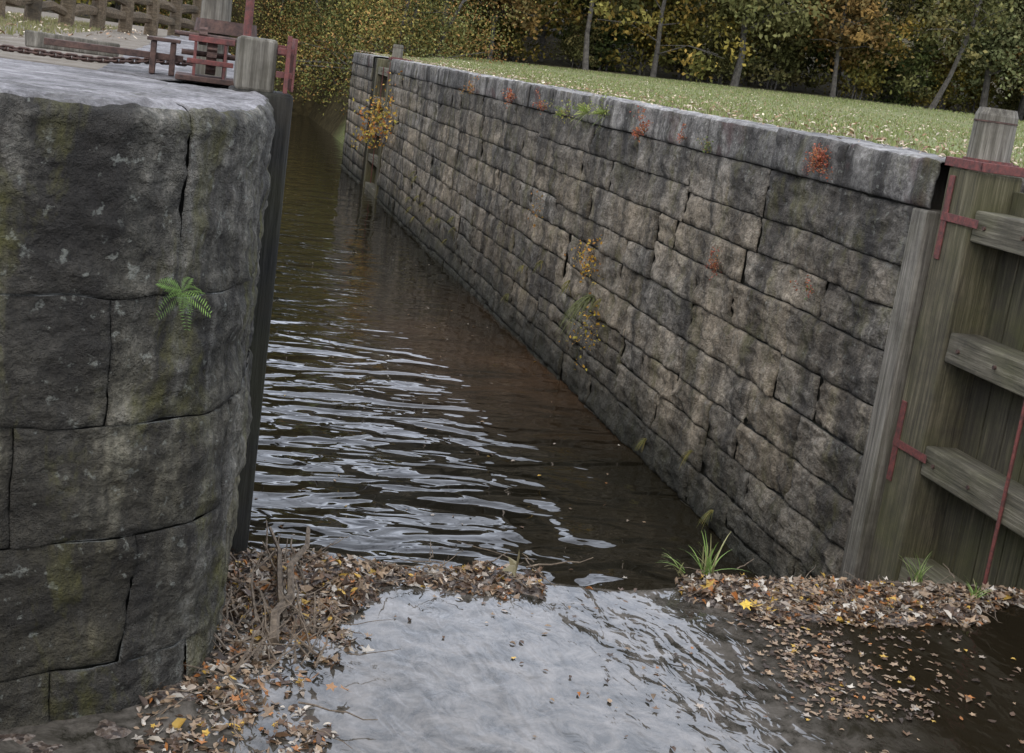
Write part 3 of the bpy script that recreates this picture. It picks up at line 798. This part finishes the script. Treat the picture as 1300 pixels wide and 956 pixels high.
def weed(name,loc,n,R,cols,ls,stems=8,drop=0):
    V=[];F=[];ends=[]
    for i in range(stems):
        e=Vector(loc)+Vector((-abs(random.gauss(0,R*.5)),random.gauss(0,R*.8),random.gauss(R*.3,R*.5)-drop*random.random()))
        m_=Vector(loc).lerp(e,.5)+Vector((-R*.15,0,R*.1)); tube([loc,m_,e],[.004,.003,.0015],4,V,F); ends+=[(m_,.3),(e,1),(m_.lerp(e,.5),.6)]
    P=np.array([tuple(ends[random.randrange(len(ends))][0]) for _ in range(n)])+rng.normal(0,R*.16,(n,3))
    c=np.array(cols)[rng.integers(0,len(cols),n)]*rng.uniform(.7,1.3,(n,1))
    q,f,cc=kites(P,rng.uniform(.6,1.3,n)*ls,c); nb=len(V);nf=len(F)
    return mk(name,np.vstack([np.array(V),q]).tolist(),F+(f+nb).tolist(),[M_twig,M_leaf],np.vstack([np.full((nb,3),.1),cc]),[0]*nf+[1]*len(f))
G1=[(.17,.27,.06),(.22,.33,.1),(.13,.21,.05)]
G2=[(.19,.25,.05),(.27,.29,.07),(.13,.16,.035)]
fern('fern_plant',(.03,4.75,-.95),16,.115,G1,(.3,-1,.0),.8,-.1)
RD=[(.3,.075,.035),(.2,.05,.03),(.36,.14,.05)]
xw=W-.05
fern('fern_plant',(xw,15.6,-.42),20,.22,G2,(-1,0,.3)); fern('fern_plant',(xw,14.8,-.38),20,.22,G2,(-1,0,.3)); fern('fern_plant',(xw,16.6,-.5),14,.2,G2,(-1,0,.1))
weed('green_weed',(xw,14.9,-.42),120,.2,[(.2,.25,.05),(.26,.28,.07)],.016,8); weed('green_weed',(xw,16.4,-.5),120,.22,[(.2,.25,.05),(.3,.26,.06)],.018,8)
weed('red_weed',(xw,9.25,-.42),650,.13,RD,.011,22)
weed('red_weed',(xw,13.4,-.5),280,.17,RD,.015,12)
weed('red_weed',(xw,19.5,-.45),150,.18,RD,.02,8)
weed('red_weed',(xw,12.2,-.46),120,.1,RD,.011,8); weed('red_weed',(xw,17.6,-.48),120,.16,RD,.016,8); weed('orange_weed',(xw,22.5,-.5),120,.2,[(.35,.2,.04),(.3,.12,.04)],.02,8)
weed('red_weed',(xw,10.9,-1.45),200,.13,RD,.012,10,.15); weed('red_weed',(xw,9.0,-1.35),80,.09,[(.12,.22,.05)]+RD,.011,6)
weed('green_weed',(xw,11.6,-.52),110,.12,[(.12,.16,.04),(.2,.15,.04)],.012,6)
weed('yellow_weed',(xw,14.5,-2.0),150,.36,[(.5,.27,.03),(.42,.3,.05),(.4,.17,.03)],.026,11,.4)
weed('yellow_weed',(xw,13.9,-2.75),110,.32,[(.45,.25,.03),(.35,.28,.04)],.024,8,.3)
weed('yellow_weed',(xw,17.0,-1.7),40,.25,[(.4,.24,.04),(.3,.14,.04)],.022,6,.3)
tuft('hanging_grass',(xw,14.3,-2.5),90,.4,[(.16,.17,.06),(.12,.13,.04)],(-1,0,.5),.4,.005,1.3)
weed('orange_shrub',(xw,31.5,-1.6),300,.85,[(.42,.24,.04),(.46,.28,.05),(.3,.24,.04),(.38,.14,.03)],.055,16,.5)
weed('orange_shrub',(xw,34.0,-2.0),200,.6,[(.42,.24,.04),(.4,.3,.05),(.38,.14,.03)],.055,12,.8)
GG=[(.16,.24,.06),(.22,.28,.09),(.3,.28,.13)]
tuft('grass_tuft',(2.95,6.2,ZF+.05),30,.34,GG,(-.1,.1,1),.35,.005,.35)
tuft('grass_tuft',(2.8,6.2,ZF+.05),12,.25,GG,(-.5,.1,.8),.3,.004,.4)
tuft('grass_tuft',(4.25,6.2,ZF+.05),24,.28,GG,(0,.1,1),.35,.004,.35)
tuft('grass_tuft',(4.5,6.0,ZF+.05),14,.2,GG,(0,.1,1),.4,.004,.35)
for i in range(22):
    y=random.uniform(10,28); tuft('moss_tuft',(xw,y,-3.2+random.uniform(-.4,.8)),26,.12,[(.12,.12,.03),(.2,.16,.04)],(-1,0,0),.5,.004,1.2)

# ---------------------------------------------------------------- world, light, camera
w=bpy.data.worlds.new('World'); scene.world=w; w.use_nodes=True; nt=w.node_tree
bg=nt.nodes['Background']
az=math.radians(215); el=math.radians(42)
sky=ND(nt,'ShaderNodeTexSky',sky_type='NISHITA',sun_disc=False,sun_elevation=el,sun_rotation=az)
co=ND(nt,'ShaderNodeTexCoord').outputs['Generated']
cl=noi(nt,co,2.6,4,.6,.3,sc=(1,1,2.2))
cf=ramp(nt,cl,[(.36,.2),(.56,1)])
c=mix(nt,cf,sky.outputs[0],(28.5,30.8,36))
nt.links.new(c,bg.inputs[0]); bg.inputs[1].default_value=.1
ld=bpy.data.lights.new('sun','SUN'); ld.energy=1.1; ld.angle=math.radians(18); ld.color=(1,.91,.78)
lo=bpy.data.objects.new('sun',ld); scene.collection.objects.link(lo)
d=Vector((math.sin(az)*math.cos(el),math.cos(az)*math.cos(el),math.sin(el)))
lo.rotation_euler=d.to_track_quat('Z','Y').to_euler()
f=1650.;r=math.radians(8.0)
Yc=Vector((-401,404,-f)).normalized()
p=math.atan((-401*math.sin(r)+404*math.cos(r))/f)
Zc=Vector((math.sin(r)*math.cos(p),math.cos(r)*math.cos(p),math.sin(p))); Xc=Yc.cross(Zc).normalized()
cam=bpy.data.cameras.new('camera'); co_=bpy.data.objects.new('camera',cam); scene.collection.objects.link(co_)
co_.matrix_world=Matrix((tuple(Xc),tuple(Yc),tuple(Zc))).to_4x4()
cam.sensor_width=36; cam.lens=f/1300*36; cam.shift_y=-45/1300; cam.clip_end=1000; cam.clip_start=.05
scene.camera=co_
scene.view_settings.view_transform='Standard'; scene.view_settings.look='None'; scene.view_settings.exposure=0
